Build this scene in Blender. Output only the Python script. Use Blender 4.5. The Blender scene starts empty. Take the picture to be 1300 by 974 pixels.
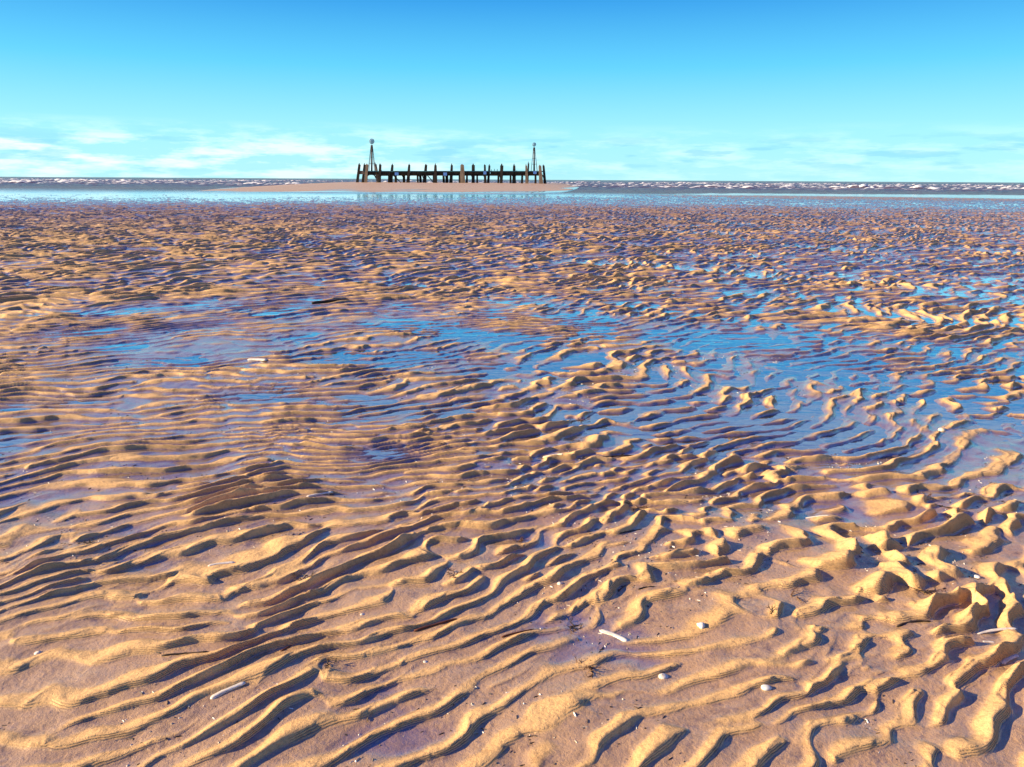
import bpy, bmesh, math, random
import numpy as np
from mathutils import Vector, Matrix

rng = np.random.default_rng(11)
random.seed(5)
S = bpy.context.scene
COL = S.collection
EYE = 1.6
FPX = 1001.0           # focal length in photograph pixels (1300 wide)
PITCH = math.atan((442 - 228) / FPX)
ROLL = math.radians(0.33)

# ------------------------------------------------------------------ camera
cam_d = bpy.data.cameras.new('camera'); cam = bpy.data.objects.new('camera', cam_d); COL.objects.link(cam)
cam_d.sensor_width = 36; cam_d.lens = 36 * FPX / 1300
cam_d.shift_y = -(487 - 442) / 1300
cam_d.clip_start = 0.05; cam_d.clip_end = 30000
cam.location = (0, 0, EYE)
CR = Matrix.Rotation(math.pi / 2 - PITCH, 3, 'X') @ Matrix.Rotation(ROLL, 3, 'Z')
cam.rotation_euler = CR.to_euler()
S.camera = cam

def ray(px, py):
    v = CR @ Vector(((px - 650) / FPX, -(py - 442) / FPX, -1.0))
    return v
def on_ground(px, py, z=0.0):
    v = ray(px, py); k = (z - EYE) / v.z
    return v.x * k, v.y * k
def at_depth(px, py, Y):
    v = ray(px, py); k = Y / v.y
    return Vector((v.x * k, Y, EYE + v.z * k))

# ------------------------------------------------------------------ noise tiles
def sstep(a, b, x):
    t = np.clip((x - a) / (b - a), 0, 1); return t * t * (3 - 2 * t)
def spectrum_tile(n, fn, seed, cplx=False):
    r = np.random.default_rng(seed)
    k = np.fft.fftfreq(n) * 2 * np.pi
    kx, ky = np.meshgrid(k, k)            # array index [row=y, col=x]
    W = r.normal(size=(n, n)) + 1j * r.normal(size=(n, n))
    F = np.fft.ifft2(W * fn(kx, ky))
    if not cplx: F = F.real
    return (F / np.sqrt(np.mean(np.abs(F) ** 2))).astype(np.complex64 if cplx else np.float32)
def samp(t, x, y, cell, rot=0.0):
    if rot:
        c, s = math.cos(rot), math.sin(rot); x, y = c * x - s * y, s * x + c * y
    n = t.shape[0]
    u = x / cell; v = y / cell
    i = np.floor(u).astype(np.int64); j = np.floor(v).astype(np.int64)
    fu = (u - i).astype(np.float32); fv = (v - j).astype(np.float32)
    i %= n; j %= n; i1 = (i + 1) % n; j1 = (j + 1) % n
    return (t[j, i] * (1 - fu) + t[j, i1] * fu) * (1 - fv) + (t[j1, i] * (1 - fu) + t[j1, i1] * fu) * fv
LOW = spectrum_tile(512, lambda a, b: np.exp(-((np.hypot(a, b)) / 0.35) ** 2), 3)        # blobs about 9 cells wide
FRAC = spectrum_tile(1024, lambda a, b: np.where(np.hypot(a, b) > 0, 1 / np.maximum(np.hypot(a, b), 0.02) ** 1.9, 0) * np.exp(-(np.hypot(a, b) / 1.2) ** 2), 4)

ALPHA = math.radians(25)
def ripple_spec(alpha, lam_cells, ang, rad):
    def f(kx, ky):
        dx, dy = math.sin(alpha), -math.cos(alpha)
        k0 = 2 * math.pi / lam_cells
        kr = np.hypot(kx, ky); th = np.arctan2(kx * dy - ky * dx, kx * dx + ky * dy)
        return np.exp(-((kr - k0) / (rad * k0)) ** 2 / 2) * np.exp(-(th / ang) ** 2 / 2)
    return f
CELL = 0.0100
ZN = spectrum_tile(2400, ripple_spec(ALPHA, 0.108 / CELL, 0.23, 0.19), 21, True)
ZB = spectrum_tile(2400, ripple_spec(math.radians(38), 0.142 / CELL, 0.50, 0.22), 22, True)

# ripple cross-section along the current: long back, sharp crest, steep lee, flat trough
PT = np.array([0, .06, .12, .20, .30, .39, .46, .50, .535, .57, .605, .64, .68, .78, 1.0])
PH = np.array([0, .03, .12, .34, .64, .88, 1.0, .97, .82, .54, .25, .08, .01, 0, 0])
_t = np.linspace(0, 1, 1025)
_p = np.interp(_t, PT, PH); _k = np.hanning(41); _k /= _k.sum()
_p = np.convolve(np.concatenate([_p[:-1]] * 3), _k, 'same')[1024:2048]
def prof(t):
    u = t * 1024; i = np.floor(u).astype(np.int64) % 1024; f = u - np.floor(u)
    return _p[i] * (1 - f) + _p[(i + 1) % 1024] * f

BFX = np.array([-400, -64, -52, -44, -38.5, -30, -10, 2, 6, 9, 12, 15, 18, 28, 400.])
BFY = np.array([400, 300, 190, 122, 98, 92, 91, 93, 102, 122, 150, 180, 230, 400, 400.])
def bank(x, y):
    yf = np.interp(x, BFX, BFY)
    s = (y - yf)
    s = s + 1
    z = 0.12 * sstep(-3, 5, s) + 0.50 * sstep(0, 95, s)
    z *= 1 - sstep(235, 300, y)
    return z * (s > -3)

def ground(x, y):
    """height of the sand, the ripple part alone, and how wet it is"""
    d = np.hypot(x, y)
    wx = 0.018 * samp(LOW, x, y, 0.011, .8) + 0.30 * samp(LOW, x, y, 0.16, .4) + 0.10 * samp(LOW, x, y, 0.055, 1.1)
    wy = 0.018 * samp(LOW, x, y + 3, 0.011, .1) + 0.24 * samp(LOW, x + 31, y - 17, 0.16, .9) + 0.09 * samp(LOW, x + 7, y + 5, 0.055, .2)
    fx = 1 * x + .6 * wx; fy = 1 * y + .6 * wy
    mixn = samp(LOW, x, y, 0.22, .3)
    w = sstep(-0.6, 1.0, 0.55 * mixn + (x + 0.15 * y - 0.2) * 0.55 / (1 + 0.12 * np.maximum(y - 3, 0)))
    zn = samp(ZN, fx, fy, CELL); zb = samp(ZB, fx, fy, CELL)
    Z = (1 - w) * zn + w * zb
    # the spacing opens out with distance down the beach
    wm = sstep(3.7, 5.0, d + .5 * mixn)
    Zm = (1 - w) * samp(ZN, (fx - 20) / 1.55, (fy + 9) / 1.55, CELL) + w * samp(ZB, (fx - 20) / 1.45, (fy + 9) / 1.45, CELL)
    Z = (1 - wm) * Z + wm * Zm
    amp = np.abs(Z)
    t = np.mod(np.angle(Z) / (2 * np.pi), 1.0)
    a = np.maximum(np.clip(amp, 0, 1.8) ** 0.55, .78 * sstep(.12, .45, amp))
    base_h = 0.0205 + 0.015 * w
    far = 1 - sstep(28, 60, d)
    patch = samp(LOW, x - 3, y + 9, 0.11, .7)
    hr = base_h * a * prof(t) * (0.86 + 0.22 * patch)
    # small secondary ripples ride over the lumpier ground
    Zs = samp(ZB, (fx + 3) * 2.1, (fy + 8) * 2.1, CELL)
    sec = np.clip(np.abs(Zs), 0, 1.8) ** .6 * prof(np.mod(np.angle(Zs) / (2 * np.pi), 1.0))
    hr = hr + (.0028 + .0042 * sstep(-.5, 1.0, samp(LOW, x + 5, y + 2, .045, .6))) * sec * (.35 + .65 * sstep(.0, .012, hr)) * (1 - sstep(8, 13, d))
    # gentle cross-current lumps where crests join
    lump = samp(LOW, x + 2, y, 0.026, .5)
    hr *= (0.92 + 0.20 * lump)
    # the bed coarsens seaward: larger, shorter-crested ripples override the small ones
    wf = sstep(6.5, 15, d + 1.2 * mixn)
    Zf = samp(ZB, (fx + 40) / 2.4, (fy - 13) / 2.4, CELL)
    big = np.clip(np.abs(Zf), 0, 1.8) ** .6 * prof(np.mod(np.angle(Zf) / (2 * np.pi), 1.0))
    hr = (1.12 - .40 * wf - .28 * sstep(3.6, 5, d) * (1 - wf)) * hr + wf * (.037 + .012 * sstep(14, 24, d)) * big
    hr = np.maximum(hr, 0)
    # the level of the flats between pools
    B = 0.0070 * samp(LOW, x, y, 0.05, 1.3) + 0.0022 * samp(LOW, x + 50, y, 0.17, .1) + 0.0015 * samp(LOW, x, y - 80, 1.1, .2)
    B += 0.0024 * samp(FRAC, x, y, 0.006, .6) * (1 - sstep(8, 14, d)) + 0.0017 * samp(LOW, x, y, 0.0075, .2) * (1 - sstep(10, 18, d))
    B += 0.0035 * samp(LOW, x + 9, y, 0.03, .2)
    # trend: dry near the camera, awash in the middle distance (more on the right), drier again, then the channel
    ty = np.array([0, 3.0, 3.8, 5.0, 6.0, 7.5, 9.5, 12, 15, 20, 28, 34, 40, 50, 66, 80, 90, 110, 160, 260, 6000])
    tz = np.array([.036, .033, .020, .002, -.002, -.003, -.003, -.003, .000, .003, .005, .005, .003, -.005, -.012, -.02, -.05, -.3, -.8, -2, -3])
    yy = y - 0.03 * x + sstep(24, 38, y) * 6.5 * samp(LOW, x * .35, y, 1.3, .15)
    B += np.interp(yy, ty, tz)
    B -= 0.006 * sstep(5, -25, x) * sstep(44, 54, y)
    sd = x / (y + 2)                                   # -0.65 left .. 0.65 right
    mid = sstep(4.5, 7, y) * (1 - sstep(24, 34, y))
    B += mid * (-0.025 * sd + 0.001)
    B -= 0.010 * sstep(10, -12, x) * sstep(32, 38, y)
    fz = sstep(4.2, 5.5, y) * (1 - sstep(34, 44, y))
    lo = -0.0085
    B = (1 - fz) * B + fz * (lo + .0025 * np.log1p(np.exp(np.clip((B - lo) / .0025, -30, 30))))
    # right-hand wet brown flats beyond the pools
    bar = sstep(58, 76, y) * (1 - sstep(96, 120, y)) * sstep(4, 30, x)
    B = np.where(bar > .01, np.maximum(B, -.03 + .056 * bar + .010 * samp(FRAC, x * .3, y, 1.2, 0)), B) 
    fl = sstep(40, 60, d)
    B += fl * 0.011 * samp(FRAC, x * .35, y, 0.9, 0)
    hr = hr * (1 - 0.3 * fl * (1 - sstep(75, 90, d)))
    bk = bank(x, y)
    onb = sstep(0.0, 0.06, bk)
    z = B * (1 - onb) + onb * (bk + 0.012 * samp(LOW, x, y, 0.5) + .035 * samp(FRAC, x, y, .5)) + hr * (1 - onb) * (1 - sstep(85, 100, d)) + 0.0
    crest = np.clip(hr / (base_h * 0.9 + .012 * wf), 0, 1.4)
    wet = 1 - sstep(0.004, 0.026, z + 0.0035 * patch - 0.023 * sstep(9, 22, d) - 0.012 * (1 - sstep(2.6, 5.0, y)))  # seaward term: wetter sand, also darkened for its dense ripple shadows
    wet = np.maximum(wet * (1 - onb), (1 - sstep(.07, .18, bk + .03 * samp(LOW, x, y * .4, .5))) * onb)
    wet = np.maximum(wet, (1 - sstep(.02, .38, crest)) * (.52 + .48 * sstep(2.8, 4.4, y)) * (1 - onb))
    wet = np.maximum(wet, .52 * sstep(16, 36, d) * (1 - onb)); wet = np.maximum(wet, 0.42 * onb)
    crest = np.maximum(crest, onb)
    return z, crest, wet

# ------------------------------------------------------------------ mesh helpers
def tag(o, label=None, cat=None, group=None, kind=None):
    if label: o['label'] = label
    if cat: o['category'] = cat
    if group: o['group'] = group
    if kind: o['kind'] = kind
    return o
def grid_mesh(name, X, Y, Z, mat, attrs=None):
    R, C = X.shape
    me = bpy.data.meshes.new(name)
    co = np.stack([X, Y, Z], -1).reshape(-1, 3).astype(np.float32)
    idx = np.arange(R * C, dtype=np.int32).reshape(R, C)
    q = np.stack([idx[:-1, :-1], idx[:-1, 1:], idx[1:, 1:], idx[1:, :-1]], -1).reshape(-1, 4)
    me.vertices.add(R * C); me.vertices.foreach_set('co', co.ravel())
    me.loops.add(q.size); me.loops.foreach_set('vertex_index', q.ravel())
    me.polygons.add(len(q)); me.polygons.foreach_set('loop_start', np.arange(0, q.size, 4, dtype=np.int32))
    me.polygons.foreach_set('use_smooth', np.ones(len(q), dtype=bool))
    me.update(calc_edges=True)
    for k, v in (attrs or {}).items():
        a = me.attributes.new(k, 'FLOAT', 'POINT'); a.data.foreach_set('value', v.astype(np.float32).ravel())
    me.materials.append(mat)
    o = bpy.data.objects.new(name, me); COL.objects.link(o); return o
def rows_by_step(segs):
    out = [segs[0][0]]
    for y0, y1, s0, s1 in segs:
        y = y0
        while y < y1 - 1e-6:
            f = (y - y0) / (y1 - y0); y += s0 + (s1 - s0) * f; out.append(min(y, y1))
    return np.array(out)
class MB:
    def __init__(s): s.bm = bmesh.new()
    def tube(s, pts, rad, n=8, flat=1.0, cap=True):
        pts = [Vector(p) for p in pts]
        if not hasattr(rad, '__len__'): rad = [rad] * len(pts)
        rings = []
        for i, p in enumerate(pts):
            a = pts[max(i - 1, 0)]; b = pts[min(i + 1, len(pts) - 1)]
            t = (b - a).normalized()
            up = Vector((0, 0, 1)) if abs(t.z) < 0.9 else Vector((1, 0, 0))
            u = t.cross(up).normalized(); v = u.cross(t).normalized()
            rings.append([s.bm.verts.new(p + (u * math.cos(k * 2 * math.pi / n) + v * math.sin(k * 2 * math.pi / n) * flat) * rad[i]) for k in range(n)])
        for a, b in zip(rings, rings[1:]):
            for k in range(n): s.bm.faces.new((a[k], a[(k + 1) % n], b[(k + 1) % n], b[k]))
        if cap:
            s.bm.faces.new(rings[0][::-1]); s.bm.faces.new(rings[-1])
        return s
    def box(s, c, size, rot=None):
        r = bmesh.ops.create_cube(s.bm, size=1.0)['verts']
        M = Matrix.Translation(Vector(c)) @ (rot.to_4x4() if rot else Matrix()) @ Matrix.Diagonal((*size, 1))
        bmesh.ops.transform(s.bm, matrix=M, verts=r); return s
    def beam(s, a, b, w, h, w2=None, h2=None):
        """squared timber from a to b, tapering"""
        a = Vector(a); b = Vector(b); t = (b - a).normalized()
        up = Vector((0, 1, 0)) if abs(t.z) > 0.8 else Vector((0, 0, 1))
        u = t.cross(up).normalized(); v = u.cross(t).normalized()
        w2 = w2 or w; h2 = h2 or h
        A = [s.bm.verts.new(a + u * x * w / 2 + v * y * h / 2) for x, y in ((-1, -1), (1, -1), (1, 1), (-1, 1))]
        B = [s.bm.verts.new(b + u * x * w2 / 2 + v * y * h2 / 2) for x, y in ((-1, -1), (1, -1), (1, 1), (-1, 1))]
        for k in range(4): s.bm.faces.new((A[k], A[(k + 1) % 4], B[(k + 1) % 4], B[k]))
        s.bm.faces.new(A[::-1]); s.bm.faces.new(B); return s
    def build(s, name, mat, parent=None, smooth=False, bevel=0, origin=None):
        if bevel:
            bmesh.ops.bevel(s.bm, geom=list(s.bm.edges), offset=bevel, segments=2, affect='EDGES', clamp_overlap=True)
        bmesh.ops.recalc_face_normals(s.bm, faces=s.bm.faces)
        if origin is not None: bmesh.ops.translate(s.bm, verts=s.bm.verts, vec=-Vector(origin))
        me = bpy.data.meshes.new(name); s.bm.to_mesh(me); s.bm.free()
        if smooth:
            for p in me.polygons: p.use_smooth = True
        me.materials.append(mat)
        o = bpy.data.objects.new(name, me); COL.objects.link(o)
        if origin is not None: o.location = origin
        if parent: o.parent = parent
        return o

# ------------------------------------------------------------------ materials
def new_mat(name):
    m = bpy.data.materials.new(name); m.use_nodes = True
    nt = m.node_tree; nt.nodes.clear(); out = nt.nodes.new('ShaderNodeOutputMaterial')
    return m, nt, out
def N(nt, t, **kw):
    n = nt.nodes.new(t)
    for k, v in kw.items():
        if k.startswith('i_'): n.inputs[k[2:].replace('_', ' ')].default_value = v
        else: setattr(n, k, v)
    return n
def L(nt, a, b): nt.links.new(a, b)
def ramp(nt, src, stops):
    r = N(nt, 'ShaderNodeValToRGB'); L(nt, src, r.inputs[0])
    e = r.color_ramp.elements
    while len(e) < len(stops): e.new(0.5)
    for el, (p, c) in zip(e, stops):
        el.position = p; el.color = c if len(c) == 4 else (*c, 1)
    return r.outputs[0]
def mathn(nt, op, a, b=None, c=None, clamp=False):
    n = N(nt, 'ShaderNodeMath', operation=op); n.use_clamp = clamp
    for i, v in enumerate((a, b, c)):
        if v is None: continue
        if isinstance(v, (int, float)): n.inputs[i].default_value = v
        else: L(nt, v, n.inputs[i])
    return n.outputs[0]
def mixc(nt, f, a, b, mode='MIX'):
    n = N(nt, 'ShaderNodeMix', data_type='RGBA', blend_type=mode)
    for i, v in ((0, f), (6, a), (7, b)):
        if isinstance(v, (int, float)): n.inputs[i].default_value = v
        elif isinstance(v, tuple): n.inputs[i].default_value = (*v, 1) if len(v) == 3 else v
        else: L(nt, v, n.inputs[i])
    return n.outputs[2]

def sand_material():
    m, nt, out = new_mat('rippled_sand')
    geo = N(nt, 'ShaderNodeNewGeometry'); P = geo.outputs['Position']
    wet = N(nt, 'ShaderNodeAttribute', attribute_name='wet').outputs['Fac']
    crest = N(nt, 'ShaderNodeAttribute', attribute_name='crest').outputs['Fac']
    n1 = N(nt, 'ShaderNodeTexNoise', i_Scale=2.3, i_Detail=6.0, i_Roughness=.6); L(nt, P, n1.inputs['Vector'])
    n2 = N(nt, 'ShaderNodeTexNoise', i_Scale=420.0, i_Detail=2.0, i_Roughness=.7); L(nt, P, n2.inputs['Vector'])
    n3 = N(nt, 'ShaderNodeTexNoise', i_Scale=55.0, i_Detail=4.0, i_Roughness=.65); L(nt, P, n3.inputs['Vector'])
    dry = mixc(nt, n1.outputs[0], (.56, .320, .115), (.76, .48, .200))
    wetc = mixc(nt, n1.outputs[0], (.180, .106, .060), (.285, .175, .098))
    wf = mathn(nt, 'ADD', wet, mathn(nt, 'MULTIPLY', mathn(nt, 'SUBTRACT', n3.outputs[0], .5), .55), clamp=True)
    col = mixc(nt, wf, dry, wetc)
    grain = ramp(nt, n2.outputs[0], [(.3, (.62, .60, .60)), (.5, (1, 1, 1)), (.72, (1.3, 1.3, 1.3))])
    col = mixc(nt, .8, col, grain, 'MULTIPLY')
    silt = ramp(nt, n3.outputs[0], [(.34, (.55, .50, .50)), (.50, (1, 1, 1))])
    col = mixc(nt, .55, col, silt, 'MULTIPLY')
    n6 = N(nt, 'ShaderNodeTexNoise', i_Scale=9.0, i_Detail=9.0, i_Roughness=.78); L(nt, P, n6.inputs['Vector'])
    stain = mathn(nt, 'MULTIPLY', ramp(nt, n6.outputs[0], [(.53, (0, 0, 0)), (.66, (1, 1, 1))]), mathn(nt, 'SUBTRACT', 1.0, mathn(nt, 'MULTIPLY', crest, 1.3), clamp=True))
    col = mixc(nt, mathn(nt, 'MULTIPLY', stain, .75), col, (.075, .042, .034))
    # terraces cut by the falling water on the steep lee sides
    sep = N(nt, 'ShaderNodeSeparateXYZ'); L(nt, P, sep.inputs[0])
    nrm = N(nt, 'ShaderNodeSeparateXYZ'); L(nt, geo.outputs['Normal'], nrm.inputs[0])
    lee = mathn(nt, 'SUBTRACT', mathn(nt, 'MULTIPLY', nrm.outputs[0], .45), mathn(nt, 'MULTIPLY', nrm.outputs[1], .9))
    leem = N(nt, 'ShaderNodeMapRange', interpolation_type='SMOOTHSTEP'); L(nt, lee, leem.inputs[0])
    leem.inputs[1].default_value = .12; leem.inputs[2].default_value = .42
    zz = mathn(nt, 'ADD', sep.outputs[2], mathn(nt, 'ADD', mathn(nt, 'MULTIPLY', n1.outputs[0], .012), mathn(nt, 'MULTIPLY', n3.outputs[0], .004)))
    st = mathn(nt, 'SINE', mathn(nt, 'MULTIPLY', zz, 2 * math.pi / .0042))
    n4 = N(nt, 'ShaderNodeTexNoise', i_Scale=5.0, i_Detail=1.0); L(nt, P, n4.inputs['Vector'])
    tm = mathn(nt, 'MULTIPLY', leem.outputs[0], ramp(nt, n4.outputs[0], [(.34, (0, 0, 0)), (.50, (1, 1, 1))]))
    hgt = mathn(nt, 'MULTIPLY', mathn(nt, 'MULTIPLY', st, tm), .0022)
    hgt = mathn(nt, 'ADD', hgt, mathn(nt, 'MULTIPLY', n2.outputs[0], .0018))
    hgt = mathn(nt, 'ADD', hgt, mathn(nt, 'MULTIPLY', n3.outputs[0], .0058))
    bp = N(nt, 'ShaderNodeBump', i_Strength=.8, i_Distance=1.0); L(nt, hgt, bp.inputs['Height'])
    b = N(nt, 'ShaderNodeBsdfPrincipled')
    L(nt, col, b.inputs['Base Color']); L(nt, bp.outputs[0], b.inputs['Normal'])
    rr = mathn(nt, 'SUBTRACT', .85, mathn(nt, 'MULTIPLY', wf, .50))
    L(nt, rr, b.inputs['Roughness'])
    b.inputs['IOR'].default_value = 1.45
    # a film of water lies on the wet parts
    L(nt, mathn(nt, 'MAXIMUM', .03, mathn(nt, 'POWER', wf, 1.6)), b.inputs['Coat Weight']); L(nt, mathn(nt, 'SUBTRACT', .42, mathn(nt, 'MULTIPLY', wf, .34)), b.inputs['Coat Roughness'])
    b.inputs['Coat IOR'].default_value = 3.3
    b2 = N(nt, 'ShaderNodeBump', i_Strength=.13, i_Distance=1.0); L(nt, hgt, b2.inputs['Height']); L(nt, b2.outputs[0], b.inputs['Coat Normal'])
    L(nt, b.outputs[0], out.inputs[0]); return m

def water_material():
    m, nt, out = new_mat('shallow_and_sea_water')
    geo = N(nt, 'ShaderNodeNewGeometry'); P = geo.outputs['Position']
    deep = N(nt, 'ShaderNodeAttribute', attribute_name='deep').outputs['Fac']
    foam = N(nt, 'ShaderNodeAttribute', attribute_name='foam').outputs['Fac']
    sp = N(nt, 'ShaderNodeSeparateXYZ'); L(nt, P, sp.inputs[0])
    # fine wind ripple: small on the pools, larger on open water
    nA = N(nt, 'ShaderNodeTexNoise', i_Scale=26.0, i_Detail=2.0); L(nt, P, nA.inputs['Vector'])
    mp = N(nt, 'ShaderNodeMapping'); mp.inputs['Scale'].default_value = (.5, 1.4, 1); L(nt, P, mp.inputs[0])
    nB = N(nt, 'ShaderNodeTexNoise', i_Scale=1.1, i_Detail=5.0, i_Roughness=.65); L(nt, mp.outputs[0], nB.inputs['Vector'])
    h = mathn(nt, 'ADD', mathn(nt, 'MULTIPLY', nA.outputs[0], .0007),
              mathn(nt, 'MULTIPLY', mathn(nt, 'MULTIPLY', nB.outputs[0], mathn(nt, 'ADD', deep, .05)), .30))
    bp = N(nt, 'ShaderNodeBump', i_Strength=1.0, i_Distance=1.0); L(nt, h, bp.inputs['Height'])
    fr = N(nt, 'ShaderNodeFresnel', i_IOR=2.3); L(nt, bp.outputs[0], fr.inputs['Normal'])
    gl = N(nt, 'ShaderNodeBsdfGlossy'); gl.inputs['Roughness'].default_value = .04; L(nt, bp.outputs[0], gl.inputs['Normal'])
    gl.inputs['Color'].default_value = (1, 1, 1, 1)
    tr = N(nt, 'ShaderNodeBsdfTransparent'); tr.inputs['Color'].default_value = (.90, .95, .98, 1)
    df = N(nt, 'ShaderNodeBsdfDiffuse')
    n5 = N(nt, 'ShaderNodeTexNoise', i_Scale=.09, i_Detail=4.0); L(nt, P, n5.inputs['Vector'])
    L(nt, mixc(nt, n5.outputs[0], (.045, .036, .045), (.15, .115, .12)), df.inputs['Color']); L(nt, bp.outputs[0], df.inputs['Normal'])
    body = N(nt, 'ShaderNodeMixShader'); L(nt, deep, body.inputs[0]); L(nt, tr.outputs[0], body.inputs[1]); L(nt, df.outputs[0], body.inputs[2])
    wat = N(nt, 'ShaderNodeMixShader'); L(nt, mathn(nt, 'MULTIPLY', mathn(nt, 'MULTIPLY', fr.outputs[0], 1.75, clamp=True), mathn(nt, 'SUBTRACT', .95, mathn(nt, 'MULTIPLY', deep, .62))), wat.inputs[0]); L(nt, body.outputs[0], wat.inputs[1]); L(nt, gl.outputs[0], wat.inputs[2])
    fo = N(nt, 'ShaderNodeBsdfDiffuse'); fo.inputs['Color'].default_value = (.72, .72, .70, 1)
    nF = N(nt, 'ShaderNodeTexNoise', i_Scale=1.0, i_Detail=5.0, i_Roughness=.7); L(nt, mp.outputs[0], nF.inputs['Vector'])
    ff = ramp(nt, mathn(nt, 'ADD', foam, mathn(nt, 'MULTIPLY', mathn(nt, 'SUBTRACT', nF.outputs[0], .5), 2.2)), [(.45, (0, 0, 0)), (.62, (1, 1, 1))])
    fm = N(nt, 'ShaderNodeMixShader'); L(nt, ff, fm.inputs[0]); L(nt, wat.outputs[0], fm.inputs[1]); L(nt, fo.outputs[0], fm.inputs[2])
    L(nt, fm.outputs[0], out.inputs[0]); return m

def simple(name, c1, c2, scale, rough=.8, bump=.004, stretch=(1, 1, 1), spec=.3):
    m, nt, out = new_mat(name)
    tc = N(nt, 'ShaderNodeTexCoord'); mp = N(nt, 'ShaderNodeMapping'); mp.inputs['Scale'].default_value = stretch
    L(nt, tc.outputs['Object'], mp.inputs[0])
    n = N(nt, 'ShaderNodeTexNoise', i_Scale=scale, i_Detail=5.0, i_Roughness=.65); L(nt, mp.outputs[0], n.inputs['Vector'])
    f = ramp(nt, n.outputs[0], [(.35, (0, 0, 0)), (.65, (1, 1, 1))])
    b = N(nt, 'ShaderNodeBsdfPrincipled'); L(nt, mixc(nt, f, c1, c2), b.inputs['Base Color'])
    b.inputs['Roughness'].default_value = rough; b.inputs['Specular IOR Level'].default_value = spec
    bp = N(nt, 'ShaderNodeBump', i_Strength=.7, i_Distance=bump); L(nt, n.outputs[0], bp.inputs['Height']); L(nt, bp.outputs[0], b.inputs['Normal'])
    L(nt, b.outputs[0], out.inputs[0]); return m

M_sand = sand_material(); M_water = water_material()
M_timber = simple('weathered_dark_timber', (.010, .009, .008), (.055, .042, .028), 1.5, .9, .03, (2, 2, .4))
M_timber_lit = simple('sunlit_timber', (.16, .11, .07), (.36, .27, .17), 1.2, .9, .03, (2, 2, .4))  # lighter copy of the timber, with sunlight painted into its colour
M_iron = simple('rusted_iron', (.020, .016, .018), (.075, .040, .030), 2.0, .7, .01)
M_rail = simple('teal_plank', (.02, .09, .10), (.05, .15, .16), 1.0, .8, .01)  # teal colour fringe of the lens put into the plank colour
M_blue = simple('blue_paint', (.10, .26, .60), (.14, .32, .72), 1.0, .6, .004)
M_cage = simple('pale_blue_painted_iron', (.10, .22, .34), (.20, .36, .48), 2.0, .6, .004)
M_shell = simple('razor_shell_white', (.42, .34, .25), (.78, .73, .64), 60, .45, .0006, (1, 6, 1), .5)
M_shellb = simple('shell_cream_banded', (.50, .36, .20), (.80, .70, .52), 80, .5, .0006, (8, 1, 1), .5)
M_stick = simple('driftwood_red_brown', (.06, .018, .010), (.17, .06, .030), 60, .8, .002, (.4, 3, 3))
M_stickd = simple('driftwood_black_brown', (.012, .009, .008), (.055, .034, .022), 60, .8, .002, (.4, 3, 3))
M_stickp = simple('driftwood_pale', (.30, .22, .14), (.50, .40, .28), 60, .8, .002, (.4, 3, 3))
M_weed = simple('dried_seaweed', (.012, .010, .010), (.060, .030, .018), 50, .6, .002)
M_weedr = simple('dried_seaweed_russet', (.05, .02, .010), (.16, .075, .03), 50, .6, .002)
M_pebble = simple('pale_pebble', (.45, .43, .40), (.72, .69, .64), 70, .6, .001)

# ------------------------------------------------------------------ beach: one sheet of sand from the camera's feet to the sea bed
rows = rows_by_step([(0.6, 1.6, .05, .012), (1.6, 3.2, .0048, .0062), (3.2, 7, .0062, .013), (7, 14, .013, .021), (14, 40, .021, .045), (40, 90, .05, .30), (90, 300, .6, 4), (300, 9000, 20, 900)])
NC = 1500
u = np.linspace(-1, 1, NC)
Yg = np.repeat(rows[:, None], NC, 1)
half = 0.70 * rows + 1.1
half = np.where(rows > 60, half + (rows - 60) * .8, half)
Xg = half[:, None] * u[None, :]
zs, cs, ws = [], [], []
for i in range(0, len(rows), 200):
    z, c, w = ground(Xg[i:i + 200], Yg[i:i + 200]); zs.append(z); cs.append(c); ws.append(w)
Zg = np.concatenate(zs); Cg = np.concatenate(cs); Wg = np.concatenate(ws)
print('ground verts', Zg.size)
beach = grid_mesh('beach_sand', Xg, Yg, Zg, M_sand, {'wet': Wg, 'crest': Cg})
tag(beach, kind='structure')
# coarse sand round and behind the fan so the beach goes on beside and behind the camera
def wide(name, xs, ys):
    X, Y = np.meshgrid(xs, ys); z, c, w = ground(X, Y)
    return tag(grid_mesh(name, X, Y, z, M_sand, {'wet': w, 'crest': c}), kind='structure')
wide('beach_sand', np.linspace(-14, 14, 600), np.linspace(-8, 0.6, 200))
for sgn in (-1, 1):
    v = np.linspace(0, 1, 260) ** 2
    rr = rows_by_step([(0.6, 60, .06, .35), (60, 60.01, .1, .1)])
    hX = 0.70 * rr + 1.1
    X = sgn * (hX[:, None] + v[None, :] * (14 + rr[:, None] * .9))
    Y = np.repeat(rr[:, None], len(v), 1)
    z, c, w = ground(X, Y)
    if sgn < 0: X, Y, z, c, w = [q[:, ::-1] for q in (X, Y, z, c, w)]
    tag(grid_mesh('beach_sand', X, Y, z, M_sand, {'wet': w, 'crest': c}), kind='structure')
del Xg, Yg, Zg, Cg, Wg

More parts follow.
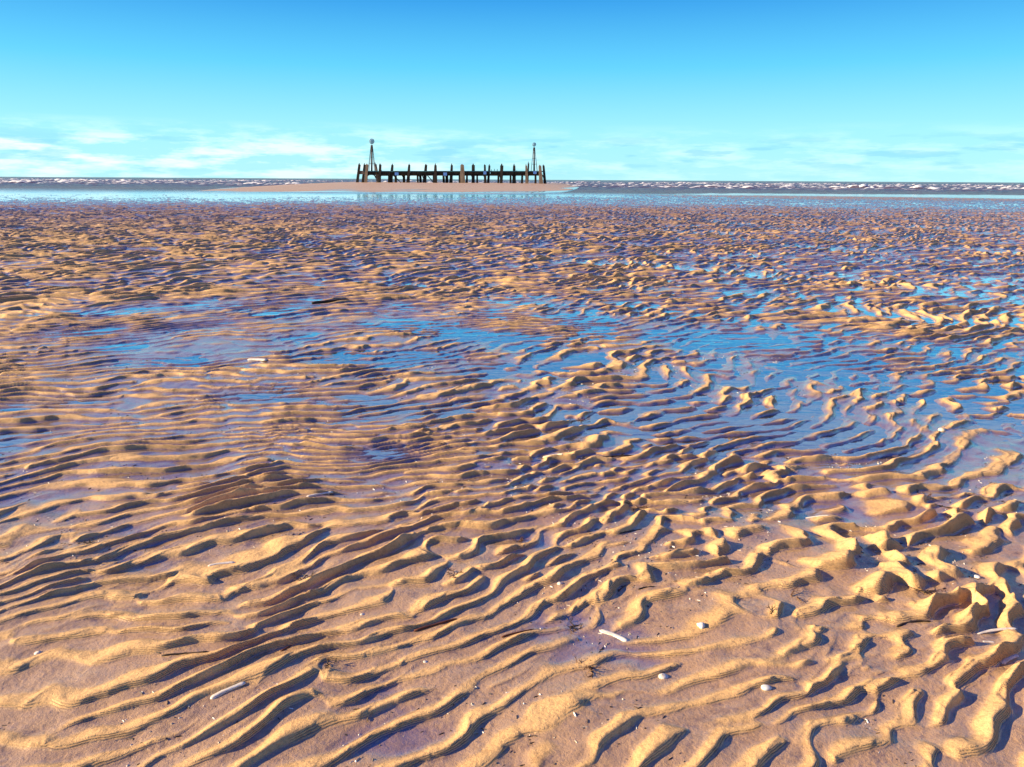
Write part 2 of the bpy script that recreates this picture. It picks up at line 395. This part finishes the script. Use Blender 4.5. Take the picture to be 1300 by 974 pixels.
# ------------------------------------------------------------------ water: pools, channel and sea in one sheet
wrows = rows_by_step([(-8, 80, .6, .6), (80, 420, .35, .75), (420, 1200, 1.2, 8), (1200, 15000, 30, 700)])
NW = 1300
half = np.where(wrows < 80, 30 + np.maximum(wrows, 0) * .7, .78 * wrows + 24)
Xw = half[:, None] * np.linspace(-1, 1, NW)[None, :]; Yw = np.repeat(wrows[:, None], NW, 1)
WV = spectrum_tile(1024, lambda a, b: np.exp(-((np.hypot(a * 1.3, b) - 0.30) / .12) ** 2 / 2) * (.35 + np.cos(np.arctan2(a, b)) ** 2), 31)
ch = sstep(105, 190, Yw + 0.10 * Xw)
w1 = samp(WV, Xw, Yw, 0.27, .35); w2 = samp(WV, Xw + 9, Yw, .12, -.3); w3 = samp(LOW, Xw, Yw, 4.0, .3)
rough = sstep(125, 190, Yw + 0.1 * Xw)
sea = 0.10 * w1 + .05 * w2 + .05 * samp(WV, Xw - 50, Yw, .9, .1)
sea = np.where(sea > 0, sea * (1 + .8 * np.maximum(sea, 0)), sea * .7)
am = rough * (1.0 + .3 * w3) * (1 - .45 * sstep(500, 1500, Yw))
Zw = am * sea + (0.004 * sstep(70, 90, Yw) + .035 * sstep(92, 170, Yw + .1 * Xw)) * w2 * (1 - rough)
foam = rough * np.clip((.6 * w1 + .9 * w2 + .4 * w3 - 1.60) * .9, 0, 1) * (1 - .8 * sstep(350, 650, Yw))
deep = sstep(80, 118, Yw + .12 * Xw + 12 * sstep(10, -30, Xw) + 4 * w3)
wo = grid_mesh('sea_water', Xw, Yw, Zw, M_water, {'deep': deep, 'foam': foam})
tag(wo, kind='structure')
del Xw, Yw, Zw

def gz(x, y):
    z, c, w = ground(np.array([x], dtype=float), np.array([y], dtype=float)); return float(z[0])

# ------------------------------------------------------------------ derelict jetty
PY = 200.0
K = PY / FPX                       # metres per photograph pixel at the jetty
def J(px, py, dy=0.0): 
    p = at_depth(px, py, PY); return Vector((p.x, PY + dy, p.z))
base = J(572, 233)
jet = bpy.data.objects.new('jetty', None); COL.objects.link(jet); jet.location = base
tag(jet, 'long dark derelict timber jetty on rows of piles across the distant sandbank', 'jetty')
def jb(mb, name, mat, **k):
    return mb.build(name, mat, None, **k)
def part(mb, name, mat, smooth=False):
    o = mb.build(name, mat, None, smooth=smooth, origin=base); o.location = (0, 0, 0); o.parent = jet; return o
GY = 234.6
rj = random.Random(3)
# (x at foot, x at top, y of top, width at foot px, width at top px, sunlit tone?)
main = [(453.2, 456.4, 209, 2.2, 2.0, 0), (459.3, 461.8, 209, 2.2, 1.7, 0), (464.3, 466.0, 209, 2.4, 2.2, 1), (479.6, 475.6, 208.5, 2.9, 2.0, 1),
        (481.6, 482.8, 209, 2.3, 2.0, 0), (495.0, 497.4, 209.5, 2.9, 1.9, 0), (517.8, 519.6, 209.5, 3.0, 1.8, 0), (538.0, 540.3, 209.3, 3.2, 2.1, 0),
        (552.6, 552.9, 209.8, 3.6, 2.0, 0), (571.9, 573.2, 209.6, 3.0, 1.9, 0), (587.4, 586.8, 209.4, 4.8, 3.0, 1), (600.4, 600.6, 209.6, 2.8, 2.8, 0),
        (616.1, 615.5, 209.7, 2.4, 1.7, 0), (619.4, 621.2, 210.2, 2.3, 1.8, 0), (636.2, 637.1, 210.2, 2.6, 3.0, 0), (652.6, 652.8, 210.2, 3.6, 2.2, 0),
        (669.0, 668.0, 210.4, 3.0, 1.6, 1), (669.6, 671.1, 207.5, 2.0, 1.4, 0), (686.9, 685.4, 210.5, 3.4, 2.4, 1), (692.3, 690.2, 210.2, 2.4, 1.9, 0)]
for i, (xf, xt, yt, wf, wt, pale) in enumerate(main):
    mb = MB(); dy = -0.0 if i % 2 == 0 else 1.1
    a = J(xf, GY, dy); b = J(xt, yt, dy)
    wf *= 1.40; wt *= 1.32
    mb.beam(a, b, wf * K, wf * K * .9, wt * K, wt * K)
    # split and jagged top
    mb.beam(b + Vector((-.05, 0, -.05)), b + Vector((-.09 + .1 * rj.random(), 0, .22 + .25 * rj.random())), wt * K * .55, wt * K * .7, wt * K * .25, wt * K * .3)
    part(mb, 'pile', M_timber_lit if pale else M_timber)
for xf, wd, dy in [(489.8, 2.0, 5), (499.0, 2.2, 5), (510.2, 2.4, 4), (527.0, 1.8, 6), (532.2, 2.3, 3), (548.0, 2.0, 6), (561.4, 2.2, 5), (566.2, 2.8, 3), (581.5, 1.9, 6),
                   (591.2, 2.0, 5), (604.5, 1.8, 6), (632.0, 2.0, 6), (648.0, 2.0, 6), (663.0, 2.2, 6), (680.8, 2.1, 6), (688.6, 2.4, 4), (472.0, 0, 0)]:
    if not wd: continue
    wd *= 1.3
    mb = MB(); lean = rj.uniform(-1.2, .4)
    mb.beam(J(xf, GY, dy), J(xf + lean, 220.5, dy), wd * K, wd * K, wd * K * .9, wd * K * .9); part(mb, 'pile', M_timber)
# cap beams and deck framing, front and rear
def hbeam(x0, x1, y0, y1, dy, depth, mat=M_timber, name='deck_beam'):
    mb = MB(); a = J(x0, (y0 + y1) / 2, dy); b = J(x1, (y0 + y1) / 2, dy)
    mb.beam(a, b, depth, (y1 - y0) * K); return part(mb, name, mat)
hbeam(454, 464.5, 217.0, 221.2, .45, .5, M_timber_lit)
hbeam(463.5, 476, 217.9, 222.2, .5, .6)
for x0, x1 in [(478, 498), (498.5, 520), (520.5, 541), (541.5, 573), (573.5, 601), (601.5, 622), (622.5, 638), (638.5, 653), (653.5, 670), (670.5, 688)]:
    hbeam(x0, x1, 218.1, 220.9 + rj.uniform(0, .5), .55, .35)
    hbeam(x0 + .5, x1 - .3, 219.2, 222.7 + rj.uniform(-.3, .6), 3.6, .5)
    hbeam(x0 - .2, x1 + .2, 220.9, 223.0, 6.3, .4)
hbeam(462, 690, 217.1, 218.3, 1.2, 2.6, M_rail, 'deck_edge')
for x0, x1 in [(485, 497), (505, 512), (522, 536), (556, 570), (590, 598), (606, 613), (628, 634), (655, 662)]:
    hbeam(x0, x1, 218.2, 218.9, 3.8, 2.3, M_timber, 'deck_plank')
# curved knee brackets spreading from pile to beam
def knee(px, side, dy, r=4.0, w=1.5):
    mb = MB(); pts = []
    for k in range(6):
        a = k / 5 * math.pi / 2
        pts.append(J(px + side * (r * (1 - math.cos(a)) + .8), 226.5 - (r + .8) * math.sin(a), dy))
    mb.tube(pts, [w * K * .5 * (.9 + .25 * k / 5) for k in range(6)], 6); part(mb, 'knee_bracket', M_timber)
for px, sd, dy in [(464.5, 1, .2), (481.5, 1, .2), (477.5, -1, .2), (495, -1, .3), (495, 1, .2), (510, -1, 4), (518, 1, .3), (532, -1, 3), (538, 1, .3), (538, -1, .2), (552.5, -1, .2),
                   (552.5, 1, .2), (566, -1, 3), (572, 1, .3), (587, -1, .2), (587, 1, .2), (600.4, -1, .3), (616, -1, .2), (619, 1, .2), (636, 1, .3), (636, -1, .2),
                   (652.6, 1, .3), (652.6, -1, .2), (669, 1, .3), (669, -1, .2), (687, -1, .3), (691, -1, .3)]:
    knee(px, sd, dy)
for x0, y0, x1, y1, dy in [(497, 222, 508.5, 233, 2.2), (540, 222, 548, 231, 3.5), (461, 221, 459, 233, 1)]:
    mb = MB(); mb.beam(J(x0, y0, dy), J(x1, y1, dy), 1.1 * K, .2); part(mb, 'cross_brace', M_timber)
for x, w, y0, y1 in [(504.0, 4.6, 219.0, 222.6), (565.4, 4.4, 219.2, 223.0), (615.7, 3.6, 217.6, 221.4), (679.0, 4.0, 217.6, 220.9)]:
    mb = MB(); a = J(x, (y0 + y1) / 2, -.6); mb.box(a, (w * K, .06, (y1 - y0) * K)); o = part(mb, 'panel', M_blue); o['label'] = 'small blue panel'
for x, h in [(623.2, 2.6), (627.3, 3.1), (631.0, 2.8), (482.5, 1.4), (656.0, 1.0)]:
    mb = MB(); mb.beam(J(x, 218, 2), J(x + .15, 217.4 - h, 2), .9 * K, .2, .6 * K, .15); part(mb, 'stub_post', M_rail)

def beacon(px, ytop, yglobe, rg, half_w, label):
    foot = J(px, 217.4, 1.4)
    e = bpy.data.objects.new('beacon_tower', None); COL.objects.link(e); e.location = foot
    tag(e, label, 'beacon', 'lattice beacon towers on the jetty')
    def bp(mb, name, mat, par=None, smooth=False):
        o = mb.build(name, mat, None, smooth=smooth, origin=foot); o.location = (0, 0, 0); o.parent = par or e; return o
    top = J(px, ytop, 1.4); hw = half_w * K
    mb = MB(); mb.tube([foot, foot.lerp(top, .5), top], [.22, .20, .17], 10); bp(mb, 'mast', M_iron, smooth=True)
    cn = []
    for sx, sy in ((-1, -1), (1, -1), (1, 1), (-1, 1)):
        a = foot + Vector((sx * hw, sy * hw, 0)); b = top + Vector((sx * .17, sy * .17, 0)); cn.append((a, b))
        mb = MB(); mb.beam(a, b, .10, .10, .08, .08); bp(mb, 'leg', M_iron)
    for f in (.30, .55, .78):
        mb = MB()
        for q in range(4):
            mb.beam(cn[q][0].lerp(cn[q][1], f), cn[(q + 1) % 4][0].lerp(cn[(q + 1) % 4][1], f), .05, .05)
        bp(mb, 'tie_ring', M_iron)
    mb = MB(); mb.tube([top - Vector((0, 0, .6)), top + Vector((0, 0, .1))], [.30, .24], 10); bp(mb, 'collar', M_iron)
    c = J(px, yglobe, 1.4); R = rg * K
    mb = MB(); mb.tube([top, c - Vector((0, 0, R))], .07, 8); bp(mb, 'globe_stem', M_cage)
    mb = MB()
    for q in range(4):
        a = q * math.pi / 4; pts = [c + Vector((math.cos(a) * math.cos(t), math.sin(a) * math.cos(t), math.sin(t))) * R for t in np.linspace(0, 2 * math.pi, 25)]
        mb.tube(pts, .055, 6, cap=False)
    for zf in (-.45, 0, .45):
        rr = math.sqrt(1 - zf * zf) * R
        mb.tube([c + Vector((math.cos(t) * rr, math.sin(t) * rr, zf * R)) for t in np.linspace(0, 2 * math.pi, 25)], .055, 6, cap=False)
    g = bp(mb, 'globe_cage', M_cage)
    mb = MB(); bmesh.ops.create_icosphere(mb.bm, subdivisions=2, radius=R * .42, matrix=Matrix.Translation(c)); bp(mb, 'lamp', M_cage, smooth=True)
beacon(470.7, 184.5, 179.2, 3.0, 3.9, 'tall slim lattice beacon with globe top near the left end of the jetty')
beacon(678.3, 187.5, 183.2, 2.2, 3.8, 'slightly shorter lattice beacon with smaller globe near the right end of the jetty')

# ------------------------------------------------------------------ strandline pieces on the near sand
def place(o, px, py, ang=0.0, tilt=0.0, sink=0.0, length=0.1):
    """stand a piece on the sand at the photographed spot, following the local slope"""
    x, y = on_ground(px, py, .035 if py > 640 else .02)
    for _ in range(3): x, y = on_ground(px, py, gz(x, y))
    e = length * .47; ts = np.linspace(-1, 1, 9)
    best = None
    for da in (0, -.12, .12, -.25, .25):
        ca, sa = math.cos(ang + da), math.sin(ang + da)
        for ox in (0, -.015, .015, -.03, .03, -.045, .045):
            for oy in (0, -.015, .015, -.03, .03, .045, -.045):
                gx, gy = x + ox + ca * e * ts, y + oy + sa * e * ts
                g = ground(gx, gy)[0]
                if y > 5: g = np.maximum(g, 0)
                sl, z0 = np.polyfit(ts * e, g, 1)
                res = g - (z0 + sl * ts * e); lift = res.max()
                cost = (lift - res).mean() * 8 + abs(ox) * .25 + abs(oy) * .35 + abs(da) * .02 + max(0, abs(sl) - .3) * .03
                if best is None or cost < best[0]: best = (cost, x + ox, y + oy, z0 + lift, sl, ang + da)
    _, x, y, z, slope, ang = best
    z -= .0015
    o.location = (x, y, z - sink)
    o.rotation_euler = (Matrix.Rotation(ang, 4, 'Z') @ Matrix.Rotation(-math.atan(slope), 4, 'Y')).to_euler()
    return o
def px_len(px, py, n):
    a = on_ground(px - n / 2, py, .02); b = on_ground(px + n / 2, py, .02); return math.hypot(a[0] - b[0], a[1] - b[1])
def razor(px, py, length, ang, label, mat=M_shell, w=.018):
    """long gently curved half of a razor shell, hollow underneath"""
    bm = bmesh.new(); n, mth = 22, 9; outer = []; inner = []
    for i in range(n + 1):
        t = i / n; x = (t - .5) * length; c = .05 * length * (1 - (2 * t - 1) ** 2)
        endw = min(1, (min(t, 1 - t) * n / 2.2 + .35)); ro = []; ri = []
        for j in range(mth):
            a = math.pi * j / (mth - 1); jag = .0012 * random.uniform(-1, 1) if j in (0, mth - 1) else 0
            ro.append(bm.verts.new((x, c + math.cos(a) * w * .5 * endw + jag, math.sin(a) * w * .32 * endw)))
            ri.append(bm.verts.new((x, c + math.cos(a) * w * .42 * endw, math.sin(a) * w * .24 * endw - .0004)))
        outer.append(ro); inner.append(ri)
    for i in range(n):
        for j in range(mth - 1):
            bm.faces.new((outer[i][j], outer[i + 1][j], outer[i + 1][j + 1], outer[i][j + 1]))
            bm.faces.new((inner[i][j + 1], inner[i + 1][j + 1], inner[i + 1][j], inner[i][j]))
        for j in (0, mth - 1): bm.faces.new((outer[i][j], inner[i][j], inner[i + 1][j], outer[i + 1][j]))
    for e in (0, n):
        for j in range(mth - 1): bm.faces.new((outer[e][j], outer[e][j + 1], inner[e][j + 1], inner[e][j]))
    mb = MB(); mb.bm.free(); mb.bm = bm; o = mb.build('razor_shell', mat, smooth=True)
    tag(o, label, 'shell', 'white razor shell pieces on the sand'); place(o, px, py, ang, sink=.001, length=length)
def stick(px, py, length, ang, label, mat=M_stickd, r=.004, bend=.04, fork=False):
    rs = random.Random(int(px * 7 + py)); n = 12; pts = []; rad = []
    for i in range(n + 1):
        t = i / n; pts.append(((t - .5) * length, bend * length * math.sin(t * 2.6) + rs.uniform(-1, 1) * .0012, rs.uniform(-1, 1) * .001 + r * .5))
        rad.append(r * (1.1 - .55 * t) * rs.uniform(.85, 1.15) * (0.6 if i in (0, n) else 1))
    mb = MB(); mb.tube(pts, rad, 8)
    if fork:
        p = Vector(pts[7]); mb.tube([p, p + Vector((length * .12, length * .08, .004)), p + Vector((length * .2, length * .17, .002))], [r * .7, r * .55, r * .3], 6)
    o = mb.build('driftwood_stick', mat, smooth=True)
    tag(o, label, 'stick', 'driftwood sticks on the sand'); place(o, px, py, ang, length=length)
def weed(px, py, size, ang, label, mat=M_weed, n=5, seed=1, cat='seaweed'):
    """small branching sprig of dried seaweed"""
    rs = random.Random(seed); mb = MB()
    def branch(p, a, ln, r, lvl):
        pts = [Vector(p)]; rad = [r]; 
        for k in range(6):
            a += rs.uniform(-.45, .45); q = pts[-1] + Vector((math.cos(a) * ln / 6, math.sin(a) * ln / 6, rs.uniform(-.002, .0035)))
            q.z = max(q.z, .0015); pts.append(q); rad.append(r * (1 - .13 * (k + 1)))
            if lvl < 2 and rs.random() < .45: branch(q, a + rs.choice((-1, 1)) * rs.uniform(.5, 1.1), ln * .5, r * .7, lvl + 1)
        mb.tube(pts, rad, 5, flat=.6)
    for k in range(n): branch((rs.uniform(-.1, .1) * size, rs.uniform(-.1, .1) * size, .003), k * 2 * math.pi / n + rs.uniform(-.4, .4) if n > 2 else k * math.pi + rs.uniform(-.3, .3), size * .5 * rs.uniform(.6, 1.1), .0022 + size * .006, 0)
    o = mb.build('seaweed_sprig', mat, smooth=True); tag(o, label, cat, 'seaweed sprigs on the sand'); place(o, px, py, ang, length=size)
def cockle(px, py, r, ang, label, mat=M_shell):
    """ribbed fan shell, domed side up"""
    bm = bmesh.new(); nr, na = 8, 40; grid = []
    for i in range(nr + 1):
        f = i / nr; row = []
        for j in range(na):
            a = 2 * math.pi * j / na; rib = 1 + .045 * math.cos(a * 14) * f
            rad = r * math.sin(f * math.pi / 2) * rib * (1 - .16 * (1 - math.cos(a)) / 2)
            row.append(bm.verts.new((rad * math.cos(a) - r * .25 * (1 - f), rad * math.sin(a) * .88, r * .62 * math.cos(f * math.pi / 2) * (1 + .03 * math.cos(a * 14)))))
        grid.append(row)
    for i in range(nr):
        for j in range(na):
            try: bm.faces.new((grid[i][j], grid[i][(j + 1) % na], grid[i + 1][(j + 1) % na], grid[i + 1][j]))
            except ValueError: pass
    bm.faces.new(grid[-1][::-1])
    bmesh.ops.remove_doubles(bm, verts=bm.verts, dist=1e-5)
    mb = MB(); mb.bm.free(); mb.bm = bm; o = mb.build('cockle_shell', mat, smooth=True)
    tag(o, label, 'shell', 'small round shells on the sand'); place(o, px, py, ang, sink=r * .12, length=r * 2)
def pebble(px, py, r, label, mat=M_pebble, seed=1):
    bm = bmesh.new(); bmesh.ops.create_icosphere(bm, subdivisions=3, radius=r); rs = random.Random(seed)
    a, b = Vector((rs.uniform(-1, 1), rs.uniform(-1, 1), .3)), Vector((rs.uniform(-1, 1), .4, rs.uniform(-1, 1)))
    for v in bm.verts:
        n = v.co.normalized(); v.co *= 1 + .12 * math.sin(3 * n.dot(a) + seed) + .07 * math.sin(6 * n.dot(b)); v.co.z *= .55; v.co.x *= 1.25
    mb = MB(); mb.bm.free(); mb.bm = bm; o = mb.build('pebble', mat, smooth=True)
    tag(o, label, 'pebble', 'pebbles on the sand'); place(o, px, py, seed, sink=-r * .3, length=r * 2)
R = math.radians
EXEC_DEBRIS = True
# razor shells and fragments
razor(281, 716, .105, R(18), 'white razor shell lying in a trough at the left of the foreground ripples')
razor(283, 874, .110, R(52), 'white razor shell steeply tilted at the left, nearest the camera', w=.020)
razor(790, 808, .115, R(-38), 'thick white razor shell pointing down to the right beside the dark weed clump', w=.022)
razor(1273, 798, .155, R(-8), 'longest thin white razor shell at the right edge, above the chalky fragment', w=.014)
razor(1275, 821, .095, R(30), 'chalky white razor shell fragment at the right edge, below the longest shell', w=.020)
razor(1255, 815, .042, R(0), 'very short white razor shell fragment just left of the chalky one', w=.012)
razor(696, 587, .130, R(-20), 'cream razor shell left of the brown twig in the middle distance', M_shellb, w=.022)
razor(406, 629, .140, R(32), 'large pale razor shell on the wet sand left of centre', w=.022)
razor(1036, 656, .120, R(-22), 'slender pale razor shell right of centre behind the big ripples', w=.010)
razor(326, 457, .20, R(-25), 'far white razor shell beside a pool in the left middle distance', w=.045)
razor(1160, 409, .26, R(12), 'farthest white razor shell among the right-hand pools', w=.05)
# sticks
stick(553, 797, .165, R(12), 'thick red-brown stick lying in a trough near the centre', M_stick, .0055, .02)
stick(663, 804, .125, R(17), 'thin dark brown stick right of the red-brown one', M_stick, .0035, .03)
stick(233, 833, .150, R(8), 'straight black stick in the left foreground', M_stickd, .0035, .01)
stick(1161, 793, .140, R(10), 'black stick with a bent tip in the right foreground', M_stickd, .0045, .10)
stick(801, 671, .130, R(14), 'thin black stick on a ridge right of centre', M_stickd, .0035, .03)
stick(784, 581, .200, R(-6), 'knobbly dark brown twig in the centre middle distance', M_stickd, .006, .05, True)
stick(1213, 642, .150, R(-42), 'thin forked black twig slanting down at the right', M_stickd, .003, .03, True)
stick(821, 746, .070, R(16), 'short black twig right of the pale pebble', M_stickd, .003, .03)
stick(367, 820, .090, R(55), 'short brown twig standing up a ripple at the left', M_stick, .003, .08, True)
stick(420, 384, .50, R(28), 'far dark stick among the ripples left of centre', M_stickd, .02, .05, True)
stick(785, 747, .055, R(45), 'tiny red twig left of the short black twig', M_stick, .003, .05)
# seaweed
weed(373, 742, .150, 0, 'dark branching seaweed sprig with long arms in the left foreground', n=3, seed=4)
weed(738, 795, .100, R(70), 'black curled seaweed clump left of the thick razor shell', n=4, seed=8)
weed(749, 845, .100, R(30), 'fine spray of dry seaweed in the near trough at the centre', M_weedr, n=4, seed=12)
weed(576, 730, .080, 0, 'small pale brown seaweed tuft left of centre', M_weedr, n=4, seed=15)
weed(1176, 753, .120, 0, 'scattered dark seaweed crumbs in the broad trough at the right', n=5, seed=21)
weed(1008, 758, .110, R(100), 'russet seaweed strand draped down a ripple right of centre', M_weedr, n=2, seed=24)
weed(990, 775, .050, 0, 'tiny black seaweed sprig below the russet strand', n=3, seed=27)
weed(1213, 653, .080, 0, 'black seaweed tuft beside the slanting forked twig', n=4, seed=31)
weed(405, 843, .050, 0, 'tiny dark seaweed scrap left of centre in the near foreground', n=3, seed=35)
weed(659, 681, .070, 0, 'russet seaweed knot on a mound at the centre', M_weedr, n=4, seed=38)
weed(736, 528, .130, 0, 'brown seaweed knot on the mid-distance ripples right of centre', M_weedr, n=4, seed=41)
weed(800, 645, .110, 0, 'pale brown seaweed sprig behind the thin black stick', M_weedr, n=3, seed=44)
weed(118, 690, .080, 0, 'dark seaweed sprig at the far left of the foreground', n=3, seed=47)
weed(1170, 630, .120, 0, 'pale brown seaweed sprig on the right, behind the forked twig', M_weedr, n=4, seed=50)
# round shells, pebbles
cockle(842, 859, .019, R(20), 'round white ribbed shell at the right of centre, nearest the camera')
cockle(706, 741, .014, R(90), 'small white ribbed shell on the centre ripples')
cockle(540, 840, .009, 0, 'tiny white shell in the near trough left of centre')
cockle(48, 829, .013, R(200), 'white ribbed shell at the far left edge of the foreground')
cockle(1196, 546, .030, R(60), 'cream ribbed shell beside the right-hand pools', M_shellb)
cockle(460, 780, .010, R(30), 'tiny white shell left of the red-brown stick')
pebble(890, 795, .015, 'grey-white pebble in a trough right of centre', seed=2)
pebble(967, 874, .013, 'small pale pebble nearest the camera at the right', seed=3)
pebble(1240, 733, .012, 'small pale pebble in the broad trough at the right edge', seed=5)

# crumbs of shell, grit and weed washed into the troughs: nobody could count them
mb = MB(); rg_ = np.random.default_rng(77); cnt = 0
xs = rg_.uniform(-4.2, 4.2, 26000); ys = 1.7 + 5.5 * rg_.random(26000) ** 1.1
zc, cc, wc = ground(xs, ys)
pk = samp(LOW, xs, ys, .03, .9)
V = []; F = []
for x, y, z, c, k in zip(xs, ys, zc, cc, pk):
    if c > .16 or k < .25 or abs(x) > .72 * y + .4: continue
    s = float(rg_.uniform(.0015, .0042)); a = float(rg_.uniform(0, 6.28)); ln = s * float(rg_.choice([1, 1.3, 3.0])); b0 = len(V)
    ca, sa = math.cos(a), math.sin(a)
    for (p, q, h) in ((-ln, -s * .6, 0), (ln, -s * .5, 0), (ln * .8, s * .6, 0), (-ln * .9, s * .5, 0), (-ln * .4, -s * .2, s * .7), (ln * .5, 0, s * .8)):
        V.append((x + ca * p - sa * q, y + sa * p + ca * q, z + h))
    F += [(b0, b0 + 1, b0 + 5, b0 + 4), (b0 + 1, b0 + 2, b0 + 5), (b0 + 2, b0 + 3, b0 + 4, b0 + 5), (b0 + 3, b0, b0 + 4)]
    cnt += 1
me = bpy.data.meshes.new('shell_grit'); me.from_pydata(V, [], F)
mg, nt, out = new_mat('grit_mixed')
geo = N(nt, 'ShaderNodeNewGeometry'); b = N(nt, 'ShaderNodeBsdfPrincipled'); b.inputs['Roughness'].default_value = .7
L(nt, ramp(nt, geo.outputs['Random Per Island'], [(0, (.02, .014, .012)), (.62, (.07, .04, .025)), (.70, (.40, .33, .24)), (1, (.78, .74, .66))]), b.inputs['Base Color']); L(nt, b.outputs[0], out.inputs[0])
me.materials.append(mg); og = bpy.data.objects.new('shell_grit', me); COL.objects.link(og)
tag(og, 'fine crumbs of shell, grit and weed washed into the ripple troughs', 'shell grit', kind='stuff'); mb.bm.free()

# ------------------------------------------------------------------ sky and sun
SUN_EL, SUN_AZ = 20.0, -95.0          # degrees; azimuth from straight ahead, negative = left
W = bpy.data.worlds.new('World'); S.world = W; W.use_nodes = True
nt = W.node_tree; nt.nodes.clear()
wo_ = N(nt, 'ShaderNodeOutputWorld'); bg = N(nt, 'ShaderNodeBackground'); bg.inputs[1].default_value = .10
sky = N(nt, 'ShaderNodeTexSky', sky_type='NISHITA', sun_disc=False, sun_elevation=R(SUN_EL), sun_rotation=R(SUN_AZ), altitude=0, air_density=1.0, dust_density=0.0, ozone_density=4.0)
tc = N(nt, 'ShaderNodeTexCoord'); sp = N(nt, 'ShaderNodeSeparateXYZ'); L(nt, tc.outputs['Generated'], sp.inputs[0])
grad = ramp(nt, sp.outputs[2], [(0, (.40, .88, 1.0)), (.055, (.34, .86, 1.0)), (.13, (.10, .63, .98)), (.215, (.006, .29, .80)), (.28, (.42, .66, 1.0)), (.40, (.14, .28, .85)), (.6, (.025, .075, .52)), (1, (.015, .04, .35))])  # pale band above the frame added to brighten reflections in pools and troughs
gs = N(nt, 'ShaderNodeVectorMath', operation='SCALE'); L(nt, grad, gs.inputs[0]); gs.inputs[3].default_value = 4.05
skc = mixc(nt, .92, sky.outputs[0], gs.outputs[0])
# low thin cloud, streaked along the horizon
az = mathn(nt, 'ARCTAN2', sp.outputs[0], sp.outputs[1])
cv = N(nt, 'ShaderNodeCombineXYZ'); L(nt, mathn(nt, 'MULTIPLY', az, 1.0), cv.inputs[0]); L(nt, mathn(nt, 'MULTIPLY', sp.outputs[2], 5.5), cv.inputs[1])
cn = N(nt, 'ShaderNodeTexNoise', i_Scale=9.0, i_Detail=9.0, i_Roughness=.62); L(nt, cv.outputs[0], cn.inputs['Vector'])
band = ramp(nt, sp.outputs[2], [(0, (.75, .75, .75)), (.02, (1, 1, 1)), (.04, (.85, .85, .85)), (.066, (0, 0, 0))])
left = ramp(nt, mathn(nt, 'ADD', mathn(nt, 'MULTIPLY', az, .8), .5), [(0, (1.0, 1.0, 1.0)), (.36, (.85, .85, .85)), (.52, (.40, .40, .40)), (1, (.32, .32, .32))])
cm = mathn(nt, 'MULTIPLY', mathn(nt, 'MULTIPLY', ramp(nt, cn.outputs[0], [(.46, (0, 0, 0)), (.60, (1, 1, 1))]), band), left, clamp=True)
skc = mixc(nt, mathn(nt, 'MULTIPLY', cm, .75), skc, (4.7, 5.4, 5.5))
cv2 = N(nt, 'ShaderNodeCombineXYZ'); L(nt, mathn(nt, 'ADD', az, 3.3), cv2.inputs[0]); L(nt, mathn(nt, 'MULTIPLY', sp.outputs[2], 7.0), cv2.inputs[1])
cn2 = N(nt, 'ShaderNodeTexNoise', i_Scale=11.0, i_Detail=5.0, i_Roughness=.55); L(nt, cv2.outputs[0], cn2.inputs['Vector'])
band2 = ramp(nt, sp.outputs[2], [(0, (0, 0, 0)), (.015, (.6, .6, .6)), (.035, (1, 1, 1)), (.06, (0, 0, 0))])
cm2 = mathn(nt, 'MULTIPLY', ramp(nt, cn2.outputs[0], [(.54, (0, 0, 0)), (.61, (1, 1, 1))]), band2, clamp=True)
skc = mixc(nt, mathn(nt, 'MULTIPLY', cm2, .6), skc, (1.1, 2.9, 4.3))
L(nt, skc, bg.inputs[0]); L(nt, bg.outputs[0], wo_.inputs[0])

sl = bpy.data.lights.new('sun', 'SUN'); so = bpy.data.objects.new('sun', sl); COL.objects.link(so)
sl.energy = 5.0; sl.angle = R(.53); sl.color = (1.0, .80, .53)
sd_ = Vector((math.sin(R(SUN_AZ)) * math.cos(R(SUN_EL)), math.cos(R(SUN_AZ)) * math.cos(R(SUN_EL)), math.sin(R(SUN_EL))))
so.rotation_euler = sd_.to_track_quat('Z', 'Y').to_euler(); so.location = sd_ * 50

S.render.engine = 'CYCLES'
S.view_settings.view_transform = 'Standard'; S.view_settings.look = 'None'; S.view_settings.gamma = 1; S.view_settings.exposure = 1.36
S.cycles.max_bounces = 6; S.cycles.transparent_max_bounces = 8
S.render.resolution_x = 1024; S.render.resolution_y = 767
